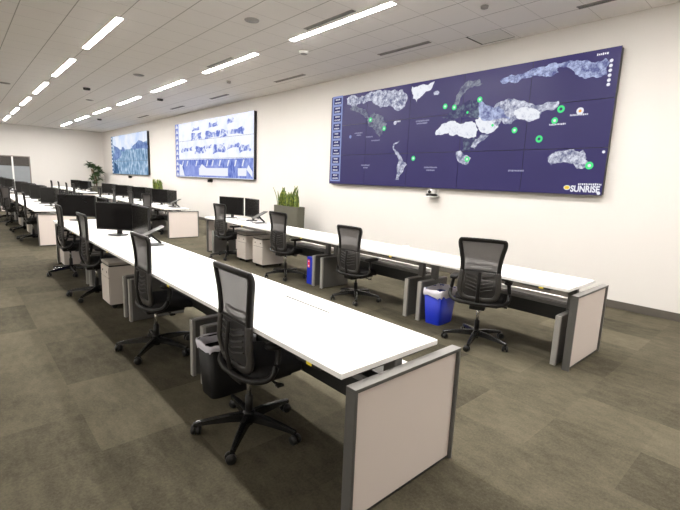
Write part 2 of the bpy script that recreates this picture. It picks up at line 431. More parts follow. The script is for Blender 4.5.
# ------------------------------------------------------------------ office chairs
def back_x(z, y):
    pts = [(.42, -.085), (.50, -.098), (.60, -.115), (.70, -.110), (.80, -.105), (.90, -.110), (1.0, -.120), (1.10, -.140)]
    z = min(max(z, .42), 1.0999)
    for (a, xa), (b, xb) in zip(pts, pts[1:]):
        if a <= z <= b: x = xa+(xb-xa)*(z-a)/(b-a); break
    return x + .32*y*y
HALF = [(0, .437), (.10, .441), (.160, .462), (.196, .52), (.204, .61), (.197, .69), (.190, .76), (.195, .84), (.208, .92), (.222, .98), (.225, 1.02), (.214, 1.05), (.18, 1.062), (0, 1.066)]
def half_w(z):
    q = [(.462, .16), (.52, .196), (.61, .204), (.69, .197), (.76, .190), (.84, .195), (.92, .208), (.98, .222), (1.02, .225), (1.06, .19)]
    if z <= q[0][0]: return q[0][1]
    for (a, xa), (b, xb) in zip(q, q[1:]):
        if a <= z <= b: return xa+(xb-xa)*(z-a)/(b-a)
    return q[-1][1]
def make_base():
    m = MB()
    m.cyl((0, 0, .07), (0, 0, .135), .042, M['gloss'], .036, 20); m.cyl((0, 0, .045), (0, 0, .07), .026, M['gloss'], None, 16)
    for k in range(5):
        a = 2*PI*k/5; ca, sa = math.cos(a), math.sin(a); rr = []
        for r, wd, z0, z1 in ((.02, .030, .075, .128), (.12, .026, .078, .122), (.24, .020, .072, .104), (.315, .016, .064, .088), (.33, .012, .062, .084)):
            rr.append([(r*ca-u*sa, r*sa+u*ca, z) for u, z in ((-wd, z0), (wd, z0), (wd*.8, z1-.006), (wd*.4, z1), (-wd*.4, z1), (-wd*.8, z1-.006))])
        m.rings(rr, M['gloss'], True, False)
    return m
def make_caster():
    m = MB()
    m.cyl((0, 0, .045), (0, 0, .072), .010, M['gloss'], None, 10)
    for s in (-1, 1): m.cyl((-.012, s*.009, .03), (-.012, s*.027, .03), .030, M['caster'], .027, 18)
    m.box((-.036, -.008, .026), (.012, .008, .058), M['gloss'], .004)
    return m
def make_chair():
    t = thing('office_chair', 'x', 'chair', (0, 0, 0), 0, 'black mesh-back office chairs')
    bs = make_base().build('star_base', t)
    for k in range(5):
        a = 2*PI*k/5
        c = make_caster().build('caster', bs, (.318*math.cos(a), .318*math.sin(a), 0)); c.rotation_euler = (0, 0, a+.7*k)
    MB().cyl((0, 0, .12), (0, 0, .235), .025, M['plastic'], .023, 16).cyl((0, 0, .235), (0, 0, .37), .014, M['chrome'], None, 14).build('gas_lift', t)
    m = MB(); m.box((-.10, -.075, .355), (.13, .075, .405), M['plastic'], .014); m.box((-.05, -.19, .385), (.19, .19, .412), M['plastic'], .01)
    m.cyl((.05, -.24, .385), (.05, -.10, .392), .008, M['plastic'], None, 8); m.box((.03, -.27, .378), (.075, -.235, .394), M['plastic'], .005)
    m.build('mechanism', t)
    rr = []
    for sc, z in ((.80, .405), (.96, .412), (1., .432), (1., .450), (.965, .470), (.86, .481), (.6, .482), (.3, .478), (.05, .476)):
        ring = rr_rect(.185*sc, .235*sc, z, 40, 3.8, .102)
        rr.append([(x, y, zz - .9*max(0, x-.17)**2*3 + .12*y*y) for x, y, zz in ring])
    MB().rings(rr, M['seat']).build('seat', t)
    # back frame
    full = [(y, z) for y, z in HALF] + [(-y, z) for y, z in HALF[-2:0:-1]]
    loop = spline([(0, y, z) for y, z in full], 5, True); N = len(loop)
    def frame_strip(idx, closed, mt, wd0, dep):
        m = MB(); rr = []
        for i in idx:
            p = loop[i % N]; d = (loop[(i+1) % N]-loop[i % N-1]).normalized(); nin = Vector((0, -d.z, d.y))
            sec = []
            for u, xx in ((0, -.4), (.12, -.9), (.5, -1.), (.88, -.9), (1, -.4), (1, .6), (.5, 1.), (.1, .9)):
                q = p + nin*(wd0*u); sec.append((back_x(q.z, q.y)+xx*dep, q.y, q.z))
            rr.append(sec)
        m.rings(rr, mt, True); return m
    up_i = [i for i in range(N) if loop[i].z > .735]; lo_ = [i for i in range(N) if loop[i].z < .75]
    up_i = list(range(up_i[0], up_i[-1]+1))
    k0 = max(i for i in lo_ if i < N//2); k1 = min(i for i in lo_ if i > N//2)
    frame_strip(up_i, False, M['plastic'], .040, .015).build('back_frame', t)
    frame_strip(list(range(k1, k0+N+1)), False, M['ring'], .048, .014).build('lumbar_frame', t)
    def sheet(z0, z1, inset, mt, dx=0., nz=14, ny=12):
        m = MB(); k = m.mi(mt); V = []
        for i in range(nz+1):
            z = z0+(z1-z0)*i/nz; h = half_w(z)-inset
            V.append([m.bm.verts.new((back_x(z, h*(2*j/ny-1))+dx, h*(2*j/ny-1), z)) for j in range(ny+1)])
        for i in range(nz):
            for j in range(ny):
                f = m.bm.faces.new([V[i][j], V[i][j+1], V[i+1][j+1], V[i+1][j]]); f.smooth = True; f.material_index = k
        return m
    sheet(.745, 1.05, .014, M['mesh'], .004).build('back_mesh', t)
    sheet(.455, .752, .014, M['mesh2'], .004).build('lumbar_mesh', t)
    m = MB(); m.tube([(back_x(.748, y)+.002, y, .748-.10*y*y) for y in [i*.03-.18 for i in range(13)]], .010, M['plastic'], 8, flat=(1, .8))
    m.build('crossbar', t)
    lp_ = spline([(back_x(z, y)+.012, y, z) for y, z in ((-.10, .765), (0, .76), (.10, .765), (.125, .785), (.10, .808), (0, .80), (-.10, .808), (-.125, .785))], 4, True)
    MB().tube(lp_, .006, M['plastic'], 8, True).build('lumbar_pad', t)
    m = MB()
    for zc in (.56, .595, .63, .665, .70):
        m.tube(spline([(back_x(zc, y)-.004, y, zc+.25*(abs(y)-.06)) for y in (-.125, -.07, 0, .07, .125)], 4), .005, M['ring'], 6)
    m.build('lumbar_spring', t)
    sp = spline([(-.05, 0, .40), (-.10, 0, .41), (-.128, 0, .46), (-.150, 0, .56), (-.145, 0, .66), (-.135, 0, .74)], 4)
    MB().tube(sp, [.034+(.016-.034)*min(1, i/12) for i in range(len(sp))], M['plastic'], 10, flat=(1, .6)).build('spine', t)
    yk = spline([(.035, -.262, .625), (.02, -.275, .53), (-.03, -.272, .455), (-.09, -.20, .428), (-.125, -.08, .425), (-.128, 0, .425), (-.125, .08, .425), (-.09, .20, .428), (-.03, .272, .455), (.02, .275, .53), (.035, .262, .625)], 5)
    MB().tube(yk, .018, M['plastic'], 10).build('arm_yoke', t)
    for s in (-1, 1):
        rr = [rr_rect(.115*a, .042*a, z, 24, 3.2, .07, s*.258) for a, z in ((.8, .622), (.97, .628), (1, .640), (.95, .652), (.7, .657))]
        rr = [[(x, y, z - .5*max(0, x-.12)**2) for x, y, z in r] for r in rr]
        MB().rings(rr, M['plastic']).build('armrest', t)
    return t
chair = make_chair(); index_tree(chair)
star = [o for o in TREE[chair.name] if o.name.startswith('star_base')][0]
CH = [  # x, y, facing (deg), star rotation (deg), label
 (1.255, 2.175, 0, 8, 'black mesh office chair nearest the camera, front left row'),
 (1.250, 3.80, 0, 10, 'black mesh office chair second from the camera, front left row'),
 (1.255, 5.98, 0, 11, 'black mesh office chair third from the camera, front left row, left of the cabinet'),
 (1.25, 7.56, -1, 54, 'black mesh office chair at the far end of the front left row'),
 (3.85, 2.14, 24, 54, 'black mesh office chair turned away right of the blue bin with liner'),
 (3.925, 4.00, 2, 12, 'black mesh office chair left of the blue lined bin, front right row'),
 (3.91, 5.63, 3, 20, 'black mesh office chair between the pedestals and the slim blue bin'),
 (3.91, 7.62, 3, 20, 'black mesh office chair in front of the two monitors by the planter'),
 (1.25, 11.70, -3, 5, 'black mesh office chair beside the near end panel of the middle left row'),
 (1.26, 13.46, 0, 5, 'black mesh office chair second in the middle left row'),
 (1.14, 15.25, 25, 30, 'black mesh office chair third in the middle left row'),
 (1.18, 16.97, 10, 50, 'black mesh office chair at the far end of the middle left row'),
 (3.83, 11.75, 12, 10, 'black mesh office chair nearest in the middle right row'),
 (3.83, 13.10, 0, 30, 'black mesh office chair second in the middle right row'),
 (3.83, 14.80, -6, 0, 'black mesh office chair third in the middle right row'),
 (3.83, 16.60, -4, 60, 'black mesh office chair at the far end of the middle right row'),
 (3.83, 19.45+1.4, 0, 60, 'black mesh office chair nearest in the rear right row'),
 (3.83, 22.4, -3, 20, 'black mesh office chair second in the rear right row'),
 (3.83, 24.3, -3, 20, 'black mesh office chair third in the rear right row'),
 (3.83, 26.3, 0, 40, 'black mesh office chair farthest in the rear right row'),
]
for i, (x, y, a, sr, lab) in enumerate(CH):
    if i == 0:
        o = chair; o.location = (x, y, 0); o.rotation_euler = (0, 0, math.radians(a)); o['label'] = lab
    else:
        o = dup(chair, (x, y, 0), math.radians(a), lab)
    sb = [c for c in C.objects if c.parent == o and c.name.startswith('star_base')][0]
    sb.rotation_euler = (0, 0, math.radians(sr-a))
    dx, dz = {2: (-.015, 0), 3: (-.005, 0), 4: (-.075, .024), 5: (-.06, -.055), 6: (-.06, 0), 7: (-.06, 0), 8: (-.015, 0), 9: (-.015, 0)}.get(i, (0, 0))   # seat slid back / set higher or lower
    if dx or dz:
        for c in C.objects:
            if c.parent == o and c != sb and not c.name.startswith('gas_lift'): c.location.x = dx; c.location.z = dz

# ------------------------------------------------------------------ monitors, stands
def make_monitor(W=.62, H=.365):
    t = thing('monitor', 'x', 'monitor', (0, 0, 0), 0, 'black desk monitors')
    zt = .43
    MB().rings([[(x, y, z) for x, y, z in rr_rect(.10*a, .125*a, z, 32, 2.4)] for a, z in ((1, 0), (1, .008), (.93, .014))], M['bezel']).build('base', t)
    MB().box((.018, -.035, .012), (.042, .035, .30), M['bezel'], .006).build('neck', t)
    m = MB(); m.box((-.012, -W/2, zt-H), (.014, W/2, zt), M['bezel'], .004); m.box((.014, -W*.32, zt-H*.82), (.03, W*.32, zt-H*.2), M['bezel'], .01)
    hs = m.build('housing', t)
    MB().box((-.0135, -W/2+.012, zt-H+.016), (-.0118, W/2-.012, zt-.012), M['screen']).build('screen', hs)
    return t
mon = make_monitor(); index_tree(mon); mfirst = [True]
def put_mon(x, y, a, lab):
    if mfirst[0]:
        mfirst[0] = False; mon.location = (x, y, .7406); mon.rotation_euler = (0, 0, math.radians(a)); mon['label'] = lab
    else: dup(mon, (x, y, .7406), math.radians(a), lab)
def make_stand():
    t = thing('tablet_stand', 'x', 'desk stand', (0, 0, 0), 0, 'tilted desk stands')
    MB().box((-.12, -.10, 0), (.12, .10, .010), M['plastic'], .004).build('base', t)
    MB().tube([(.10, 0, .022), (.02, 0, .09), (-.03, 0, .145)], .016, M['plastic'], 8, flat=(2.2, .8)).build('arm', t)
    m = MB(); t2 = bmesh.new(); bmesh.ops.create_cube(t2, size=1)
    mtx = Matrix.Translation((0, 0, .155)) @ Matrix.Rotation(math.radians(-24), 4, 'Y') @ Matrix.Diagonal((.30, .13, .010, 1))
    m.join(t2, M['ring'], mtx); m.build('tray', t)
    return t
stand = make_stand(); index_tree(stand); sfirst = [True]
def put_stand(x, y, a, lab):
    if sfirst[0]:
        sfirst[0] = False; stand.location = (x, y, .7406); stand.rotation_euler = (0, 0, math.radians(a)); stand['label'] = lab
    else: dup(stand, (x, y, .7406), math.radians(a), lab)
put_mon(1.59, 6.20, 40, 'wide black monitor angled to the camera on the third front left desk')
put_mon(1.70, 5.60, 0, 'right-hand black monitor on the third front left desk, behind a chair back')
put_stand(1.68, 5.16, 0, 'black tilted-tray stand on the front left row, near its third desk')
put_mon(1.52, 8.35, 52, 'black angled monitor on the farthest front left desk')
put_mon(1.70, 7.42, 0, 'right-hand black monitor on the farthest front left desk')
put_mon(4.21, 8.03, 22, 'left black monitor of the pair by the concrete planter, front right row')
put_mon(4.30, 7.37, -6, 'right black monitor of the pair by the concrete planter, front right row')
put_stand(4.20, 6.92, 0, 'black tilted-tray stand beside the two monitors by the planter')
for rn, (xm, y0, yofs) in {'middle left row': (1.66, 10.66, 0), 'middle right row': (4.24, 10.70, .1), 'rear left row': (1.66, 20.02, 0), 'rear right row': (4.24, 20.05, 0)}.items():
    for k in range(2 if rn == 'rear right row' else 4):
        yc = y0+.9+1.8*k+yofs
        put_mon(xm-.03, yc+.40, 24, f'left-hand black monitor on desk {ORD[k]} from the camera, {rn}')
        put_mon(xm+.04, yc-.24, 0, f'right-hand black monitor on desk {ORD[k]} from the camera, {rn}')
        if k < 2: put_stand(xm-.02, yc-.62, 0, f'black tilted-tray stand on the {ORD[k]} desk of the {rn}')
tag(MB().tube(spline([(4.33, 7.86, .745), (4.20, 7.78, .745), (4.12, 7.6, .745), (4.13, 7.42, .745), (4.22, 7.2, .745)], 6), .005, M['plastic'], 6).build('cable'), 'thin black cable curving over the white desk before the paired monitors', 'cable')
tag(MB().rings([rr_rect(.055*a, .055*a, z, 24, 2) for a, z in ((1, 0), (1, .012), (.8, .022), (.3, .026))], M['white']).build('conference_puck', None, (4.37, 3.55, .7402)), 'small flat white disc on the far edge of the front right row', 'puck')

# ------------------------------------------------------------------ pedestals, bins
def make_ped():
    t = thing('mobile_pedestal', 'x', 'cabinet', (0, 0, 0), 0, 'mobile pedestals under the desks')
    W, Dp = .325, .45
    MB().box((0, 0, .055), (Dp, W, .50), M['pedestal'], .003).box((-.002, .006, .36), (.002, W-.006, .38), M['ventdark']).build('body', t)  # dark strip stands in for the shade in the gap between drawers
    MB().box((-.006, -.004, .515), (Dp, W+.004, .548), M['pedtop'], .008, 3).box((0, .004, .50), (Dp-.004, W-.004, .515), M['blackmetal']).build('top_pad', t)
    for nm, z0, z1 in (('drawer', .375, .492), ('file_drawer', .062, .368)):
        d = MB().box((-.012, .004, z0), (0, W-.004, z1), M['pedestal'], .003).build(nm, t)
        if nm == 'drawer':
            MB().box((-.014, .05, .425), (-.0118, .072, .447), M['ventdark']).build('recess_pull', d)
            MB().cyl((-.0155, .235, .437), (-.0118, .235, .437), .012, M['ventdark'], None, 12).build('lock', d)
    for x in (.05, Dp-.05):
        for y in (.05, W-.05): MB().cyl((x, y-.012, .027), (x, y+.012, .027), .027, M['caster'], None, 14).box((x-.012, y-.014, .03), (x+.012, y+.014, .056), M['caster']).build('caster', t)
    return t
ped = make_ped(); index_tree(ped)
ped.location = (1.235, 5.26, 0); ped['label'] = 'cream drawer pedestal with taupe pad under the front left row'
dup(ped, (3.955, 6.99, 0), 0, 'cream drawer pedestal left of the two under the front right row')
dup(ped, (3.945, 6.385, 0), 0, 'cream drawer pedestal right of the two under the front right row')
dup(ped, (1.235, 7.943, 0), 0, 'cream drawer pedestal under the far end of the front left row')
dup(ped, (1.27, 12.64, 0), 0, 'cream drawer pedestal behind the nearest chair of the middle left row')
dup(ped, (1.27, 14.44, 0), 0, 'cream drawer pedestal behind the second chair of the middle left row')

def bin_body(m, hx, hy, H, mt, inner, taper=.84):
    m.rings([rr_rect(hx*taper, hy*taper, 0, 32, 6), rr_rect(hx, hy, H, 32, 6), rr_rect(hx*.95, hy*.95, H, 32, 6)], mt, False)
    m.rings([rr_rect(hx*.95, hy*.95, H, 32, 6), rr_rect(hx*taper*.94, hy*taper*.94, .012, 32, 6)], inner, False)
    k = m.mi(mt); f = m.bm.faces.new([m.bm.verts.new(p) for p in rr_rect(hx*taper, hy*taper, .0, 32, 6)][::-1]); f.material_index = k
    f = m.bm.faces.new([m.bm.verts.new(p) for p in rr_rect(hx*taper*.94, hy*taper*.94, .012, 32, 6)]); f.material_index = m.mi(inner)
def liner(hx, hy, H, drop, mt):
    m = MB(); rr = []
    for a, z, j in ((.90, H-.06, .0), (.955, H+.004, .004), (1.03, H+.006, .004), (1.045, H-drop*.5, .006), (1.02, H-drop, .010)):
        rr.append([(x*(1+random.uniform(-j, j)*3), y*(1+random.uniform(-j, j)*3), zz+random.uniform(-j, j)*2) for x, y, zz in rr_rect(hx*a, hy*a, z, 32, 6)])
    m.rings(rr, mt, False); return m
tb = thing('waste_bin', 'black waste bin with white liner under the nearest front left desk joint', 'bin', (1.40, 2.75, 0))
m = MB(); bin_body(m, .19, .125, .40, M['binblack'], M['binblack']); m.build('body', tb)
liner(.19, .125, .40, .045, M['liner']).build('liner', tb)
tb = thing('recycling_bin', 'bright blue bin with translucent liner under the front right row', 'bin', (4.09, 2.765, 0), .08)
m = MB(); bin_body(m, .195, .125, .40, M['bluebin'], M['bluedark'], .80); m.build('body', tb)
lb = liner(.195, .125, .40, .075, M['liner']); lb.tube(spline([(.15, -.128, .40), (.17, -.142, .34), (.16, -.142, .28), (.175, -.146, .25)], 4), .012, M['liner'], 6); lb.build('liner', tb)
tb = thing('recycling_bin', 'slim blue bin with red label beside a grey desk leg, front right row', 'bin', (4.05, 5.0, 0))
MB().box((-.125, -.055, 0), (.125, .085, .42), M['bluebin'], .008).build('body', tb)
MB().box((-.1275, .01, .26), (-.1245, .062, .38), M['red']).build('red_label', tb)
MB().box((-.129, .025, .275), (-.1272, .047, .295), M['whitelabel']).box((-.129, .022, .345), (-.1272, .05, .36), M['whitelabel']).build('label_print', tb)
tb = thing('recycling_bin', 'small blue bin under the far front left desk, seen behind a chair', 'bin', (1.56, 7.02, 0))
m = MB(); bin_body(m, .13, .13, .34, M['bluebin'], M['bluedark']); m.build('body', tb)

# ------------------------------------------------------------------ plants
def snake_planter(x, y, lx, ly, H, lab, plab, hl, n):
    t = thing('planter', lab, 'planter', (x, y, 0))
    m = MB()
    m.rings([rr_rect(lx*.96, ly*.96, 0, 40, 9), rr_rect(lx, ly, H-.01, 40, 9), rr_rect(lx*.99, ly*.99, H, 40, 9), rr_rect(lx*.88, ly*.94, H, 40, 9), rr_rect(lx*.88, ly*.94, H-.05, 40, 9)], M['concrete'], False)
    m.build('pot', t)
    MB().face(rr_rect(lx*.9, ly*.95, H-.045, 40, 9), M['soil']).build('soil', t)
    p = thing('snake_plant', plab, 'plant', (x, y, H-.045))
    m = MB()
    for i in range(n):
        px, py = random.uniform(-lx*.6, lx*.6), random.uniform(-ly*.78, ly*.78)
        h = hl*random.uniform(.6, 1.0); a = random.uniform(0, PI); wd = random.uniform(.028, .042)
        lean = Vector((random.uniform(-.1, .1), random.uniform(-.16, .16), 0)); ca, sa = math.cos(a), math.sin(a)
        rr = []
        for q in (0, .2, .45, .7, .88, 1.):
            ww = wd*(.75+.9*q*(1-q)*1.6) if q < .85 else wd*(1-q)*4.2+.002
            c = Vector((px, py, h*q))+lean*q*q*h*2
            rr.append([c+Vector((ca*u*ww-sa*v*.006, sa*u*ww+ca*v*.006, 0)) for u, v in ((-1, .6), (0, -1), (1, .6), (0, 1.6))])
        m.rings(rr, M['snake'], True)
    m.build('leaves', p)
snake_planter(6.09, 8.67, .125, .52, .93, 'tall olive concrete planter by the wall behind the front right row', 'snake plant with upright yellow-green leaves in the near planter', .56, 24)
snake_planter(6.15, 17.95, .125, .5, .95, 'tall concrete planter by the wall behind the middle right row', 'snake plant with yellow-green leaves behind the middle right monitors', .52, 26)
t = thing('plant_pot', 'olive round pot in the far corner of the room', 'planter', (5.95, 27.3, 0))
MB().rings([[(r*math.cos(a), r*math.sin(a), z) for a in [2*PI*i/28 for i in range(28)]] for r, z in ((.24, 0), (.30, .78), (.28, .80), (.25, .80), (.25, .74))], M['concrete']).build('pot', t)
p = thing('corner_plant', 'tall dark green leafy plant standing in the far corner', 'plant', (5.95, 27.3, .74))
m = MB()
for k in range(4): m.tube([(random.uniform(-.1, .1), random.uniform(-.1, .1), 0), (random.uniform(-.12, .12), random.uniform(-.1, .1), .5), (random.uniform(-.22, .22), random.uniform(-.15, .15), 1.0)], .018, M['bark'], 6)
m.build('stem', p)
m = MB()
for cx, cy, cz, n in ((-.12, 0, 1.15, 46), (.14, 0, 1.02, 40), (-.25, .05, 1.28, 18), (.05, -.05, .72, 40), (.28, 0, .82, 24), (-.15, 0, .5, 20), (0, 0, .3, 16), (.2, .0, .45, 12)):
    for i in range(int(n*1.7)):
        a = random.uniform(0, 2*PI); el = random.uniform(-.5, .9); L = random.uniform(.18, .34)
        d = Vector((math.cos(a)*math.cos(el), math.sin(a)*math.cos(el)*.8, math.sin(el))); s_ = d.cross(Vector((0, 0, 1))).normalized()*.048
        o = Vector((cx, cy, cz)); m.face([o, o+d*L*.5+s_, o+d*L+Vector((0, 0, -.05)), o+d*L*.5-s_], M['leafdark'])
m.build('foliage', p)

# ------------------------------------------------------------------ video walls
def land_mat(name, lo, hi, thr, s):
    m = bpy.data.materials.new(name); m.use_nodes = True; nt = m.node_tree; nt.nodes.clear()
    tc = nt.nodes.new('ShaderNodeTexCoord'); n = nt.nodes.new('ShaderNodeTexNoise')
    n.inputs['Scale'].default_value = 13; n.inputs['Detail'].default_value = 9; n.inputs['Roughness'].default_value = .8
    r = nt.nodes.new('ShaderNodeValToRGB'); e = r.color_ramp.elements
    e[0].position = thr-.10; e[0].color = (*lo, 1); e[1].position = thr+.08; e[1].color = (*hi, 1)
    em = nt.nodes.new('ShaderNodeEmission'); em.inputs['Strength'].default_value = s; o = nt.nodes.new('ShaderNodeOutputMaterial')
    nt.links.new(tc.outputs['Object'], n.inputs['Vector']); nt.links.new(n.outputs['Fac'], r.inputs[0])
    nt.links.new(r.outputs[0], em.inputs[0]); nt.links.new(em.outputs[0], o.inputs[0])
    return m
NAVY = (.044, .037, .125)
nv, nt, b = new_mat('map_ocean')
b.inputs['Base Color'].default_value = (.004, .004, .006, 1); b.inputs['Roughness'].default_value = .35; b.inputs['Specular IOR Level'].default_value = .16
tc = nt.nodes.new('ShaderNodeTexCoord'); n = nt.nodes.new('ShaderNodeTexNoise'); n.inputs['Scale'].default_value = 2.
nt.links.new(tc.outputs['Object'], n.inputs['Vector'])
mx = nt.nodes.new('ShaderNodeMix'); mx.data_type = 'RGBA'; mx.inputs[6].default_value = (.034, .027, .118, 1); mx.inputs[7].default_value = (.042, .033, .140, 1)
nt.links.new(n.outputs['Fac'], mx.inputs[0]); nt.links.new(mx.outputs[2], b.inputs['Emission Color']); b.inputs['Emission Strength'].default_value = 1.
M['navy'] = nv
LV = {1: land_mat('map_land_faint', (.072, .066, .150), (.24, .31, .36), .56, 1.), 2: land_mat('map_land_dim', (.09, .085, .17), (.36, .39, .44), .52, 1.),
      3: land_mat('map_land_mid', (.12, .13, .25), (.80, .82, .92), .51, 1.), 4: land_mat('map_land_blue', (.12, .13, .30), (.55, .62, .86), .51, 1.),
      5: land_mat('map_land_bright', (.42, .45, .58), (.88, .90, .96), .40, 1.)}
M['green'] = emis('marker_green', (.10, .85, .28)); M['wht'] = emis('graphic_white', (.88, .88, .95)); M['pale'] = emis('menu_pale_blue', (.30, .35, .62))
M['menu'] = emis('menu_navy', (.05, .05, .16)); M['logoy'] = emis('logo_yellow', (.95, .72, .08)); M['dim'] = emis('caption_grey', (.42, .42, .58)); M['orange'] = emis('marker_orange', (.9, .45, .12))
M['seam'] = mat('display_bezel', (.012, .011, .014), .4, 0, .4, .1, 20)
def text_mesh(txt, size, m, xs=1.):
    cu = bpy.data.curves.new('caption', 'FONT'); cu.body = txt; cu.size = size; cu.align_x = 'LEFT'; cu.offset = size*.035
    o = bpy.data.objects.new('caption', cu); C.objects.link(o)
    dg = bpy.context.evaluated_depsgraph_get(); me = bpy.data.meshes.new_from_object(o.evaluated_get(dg))
    bpy.data.objects.remove(o)
    for v in me.vertices: v.co = (-.0, -v.co.x*xs, v.co.y)   # reads left to right on a wall whose normal is -X
    me.materials.clear(); me.materials.append(m)
    return me
def add_me(name, me, parent, loc):
    o = bpy.data.objects.new(name, me); C.objects.link(o); o.parent = parent; o.location = loc; return o
def video_wall(lab, yL, yR, z0, z1, cols, rows, bg):
    t = thing('video_wall', lab, 'video wall', (XW, yL, z0)); W = yL-yR; H = z1-z0; dep = .10
    MB().box((-dep+.02, -W+.01, .01), (0, -.01, H-.01), M['seam']).build('mount_frame', t)
    for i in range(cols):
        for j in range(rows):
            a, b_ = -W*i/cols, -W*(i+1)/cols; c, d = H*j/rows, H*(j+1)/rows
            dp = MB().box((-dep+.004, b_+.0015, c+.0015), (-dep+.02, a-.0015, d-.0015), M['seam']).build('display', t)
            MB().box((-dep, b_+.0045, c+.0045), (-dep+.0042, a-.0045, d-.0045), bg).build('screen', dp)
    return t, W, H, -dep
def rough_poly(P, rec=2, amp=.16):
    for _ in range(rec):
        Q = []
        for i, a in enumerate(P):
            b_ = P[(i+1) % len(P)]; d = (b_[0]-a[0], b_[1]-a[1]); k = random.uniform(-amp, amp)
            Q += [a, ((a[0]+b_[0])/2-d[1]*k, (a[1]+b_[1])/2+d[0]*k)]
        P = Q; amp *= .9
    return P
t, W, H, XD = video_wall('huge dark blue video wall showing a world map', 7.70, 1.99, 1.513, 3.425, 5, 3, M['navy'])
LAND = [(3, [(0.088, 0.9591), (0.1326, 0.9832), (0.2042, 0.9775), (0.2924, 0.9733), (0.3641, 0.9554), (0.3857, 0.8825), (0.3783, 0.7976), (0.3393, 0.7646), (0.2966, 0.8086), (0.2644, 0.8086), (0.2296, 0.8652), (0.1713, 0.8836), (0.1307, 0.8469), (0.0894, 0.8988)]), (2, [(0.1004, 0.8553), (0.1724, 0.8348), (0.2045, 0.7635), (0.2199, 0.698), (0.2009, 0.7216), (0.1613, 0.7892)]), (2, [(0.2014, 0.7021), (0.221, 0.7499), (0.2548, 0.7509), (0.2842, 0.7105), (0.3011, 0.6377), (0.285, 0.5947), (0.2822, 0.5343), (0.2675, 0.5087), (0.2479, 0.5779), (0.2173, 0.6219)]), (5, [(0.4023, 0.9706), (0.4481, 0.9738), (0.4919, 0.9806), (0.4849, 0.9308), (0.4595, 0.8988), (0.4425, 0.8631), (0.4255, 0.8138), (0.4094, 0.8532), (0.4037, 0.9192)]), (3, [(0.4896, 0.8825), (0.4999, 0.8915), (0.5127, 0.8741), (0.5055, 0.8516), (0.494, 0.8553)]), (3, [(0.3624, 0.4646), (0.3412, 0.4242), (0.3402, 0.387), (0.3631, 0.3356), (0.3766, 0.2916), (0.4023, 0.2181), (0.3871, 0.1536), (0.3704, 0.0655), (0.3529, 0.064), (0.3601, 0.1573), (0.3647, 0.2769), (0.3356, 0.3765), (0.3389, 0.4373)]), (5, [(0.5073, 0.5107), (0.5234, 0.5616), (0.5564, 0.6072), (0.5773, 0.6067), (0.6024, 0.5768), (0.6259, 0.5878), (0.6457, 0.5716), (0.6567, 0.516), (0.6535, 0.4573), (0.6227, 0.4515), (0.6063, 0.4641), (0.5732, 0.4751), (0.5386, 0.495), (0.5125, 0.4887)]), (5, [(0.6448, 0.5978), (0.6626, 0.623), (0.6889, 0.6067), (0.719, 0.5616), (0.7204, 0.5233), (0.7036, 0.4982), (0.6863, 0.4777), (0.6707, 0.4997), (0.6541, 0.5464)]), (3, [(0.6504, 0.4373), (0.6933, 0.4646), (0.6808, 0.4237), (0.6665, 0.4095), (0.6511, 0.3513), (0.638, 0.3728)]), (3, [(0.5888, 0.3314), (0.6063, 0.3445), (0.6236, 0.3041), (0.6427, 0.2769), (0.6357, 0.2318), (0.6161, 0.2218), (0.5988, 0.2512)]), (1, [(0.6066, 0.4536), (0.6499, 0.4515), (0.6507, 0.4274), (0.6343, 0.3382), (0.6105, 0.3403)]), (2, [(0.5725, 0.7472), (0.5743, 0.8175), (0.5881, 0.8867), (0.614, 0.9355), (0.6481, 0.9329), (0.6621, 0.8888), (0.6311, 0.882), (0.6087, 0.8595), (0.593, 0.8112), (0.585, 0.7436)]), (1, [(0.5295, 0.645), (0.554, 0.6807), (0.5736, 0.7163), (0.6196, 0.7724), (0.6815, 0.7142), (0.6878, 0.6361), (0.6479, 0.6167), (0.5923, 0.6403), (0.5561, 0.6177)]), (4, [(0.7118, 0.8925), (0.7433, 0.9282), (0.7914, 0.935), (0.8637, 0.9502), (0.8663, 0.8878), (0.8264, 0.882), (0.7799, 0.8831), (0.7458, 0.8647), (0.7239, 0.8637)]), (4, [(0.8271, 0.9486), (0.8616, 0.9507), (0.8987, 0.9507), (0.9304, 0.9428), (0.968, 0.935), (0.979, 0.904), (0.9764, 0.8249), (0.9549, 0.8107), (0.9319, 0.8149), (0.9066, 0.8558), (0.8924, 0.9051), (0.8628, 0.9187), (0.8289, 0.903)]), (3, [(0.685, 0.6361), (0.7004, 0.6838), (0.729, 0.7299), (0.765, 0.7278), (0.801, 0.6896), (0.8348, 0.6675), (0.8745, 0.6833), (0.8759, 0.6481), (0.8369, 0.6162), (0.8322, 0.57), (0.7995, 0.5543), (0.7708, 0.5747), (0.7577, 0.5438), (0.7272, 0.5742), (0.7136, 0.5322), (0.6959, 0.5983)]), (5, [(0.7624, 0.646), (0.8024, 0.6508), (0.8336, 0.6172), (0.8308, 0.5742), (0.7991, 0.5621), (0.7704, 0.5847)]), (5, [(0.6553, 0.6224), (0.6803, 0.5957), (0.7153, 0.5254), (0.7001, 0.4803), (0.6637, 0.4992)]), (4, [(0.6504, 0.7609), (0.7004, 0.6838), (0.7316, 0.6544), (0.7568, 0.5679), (0.7039, 0.5899), (0.6553, 0.6224)]), (3, [(0.8644, 0.2732), (0.8777, 0.3036), (0.8975, 0.3173), (0.9129, 0.3256), (0.9328, 0.312), (0.9388, 0.3047), (0.9456, 0.323), (0.9522, 0.2963), (0.9549, 0.2512), (0.9669, 0.2276), (0.9563, 0.2014), (0.9379, 0.1893), (0.9288, 0.2218), (0.9087, 0.2344), (0.8887, 0.2313), (0.88, 0.2265), (0.8754, 0.2061), (0.8668, 0.2417)])]
m = MB(); kx = 0
asp = W/H
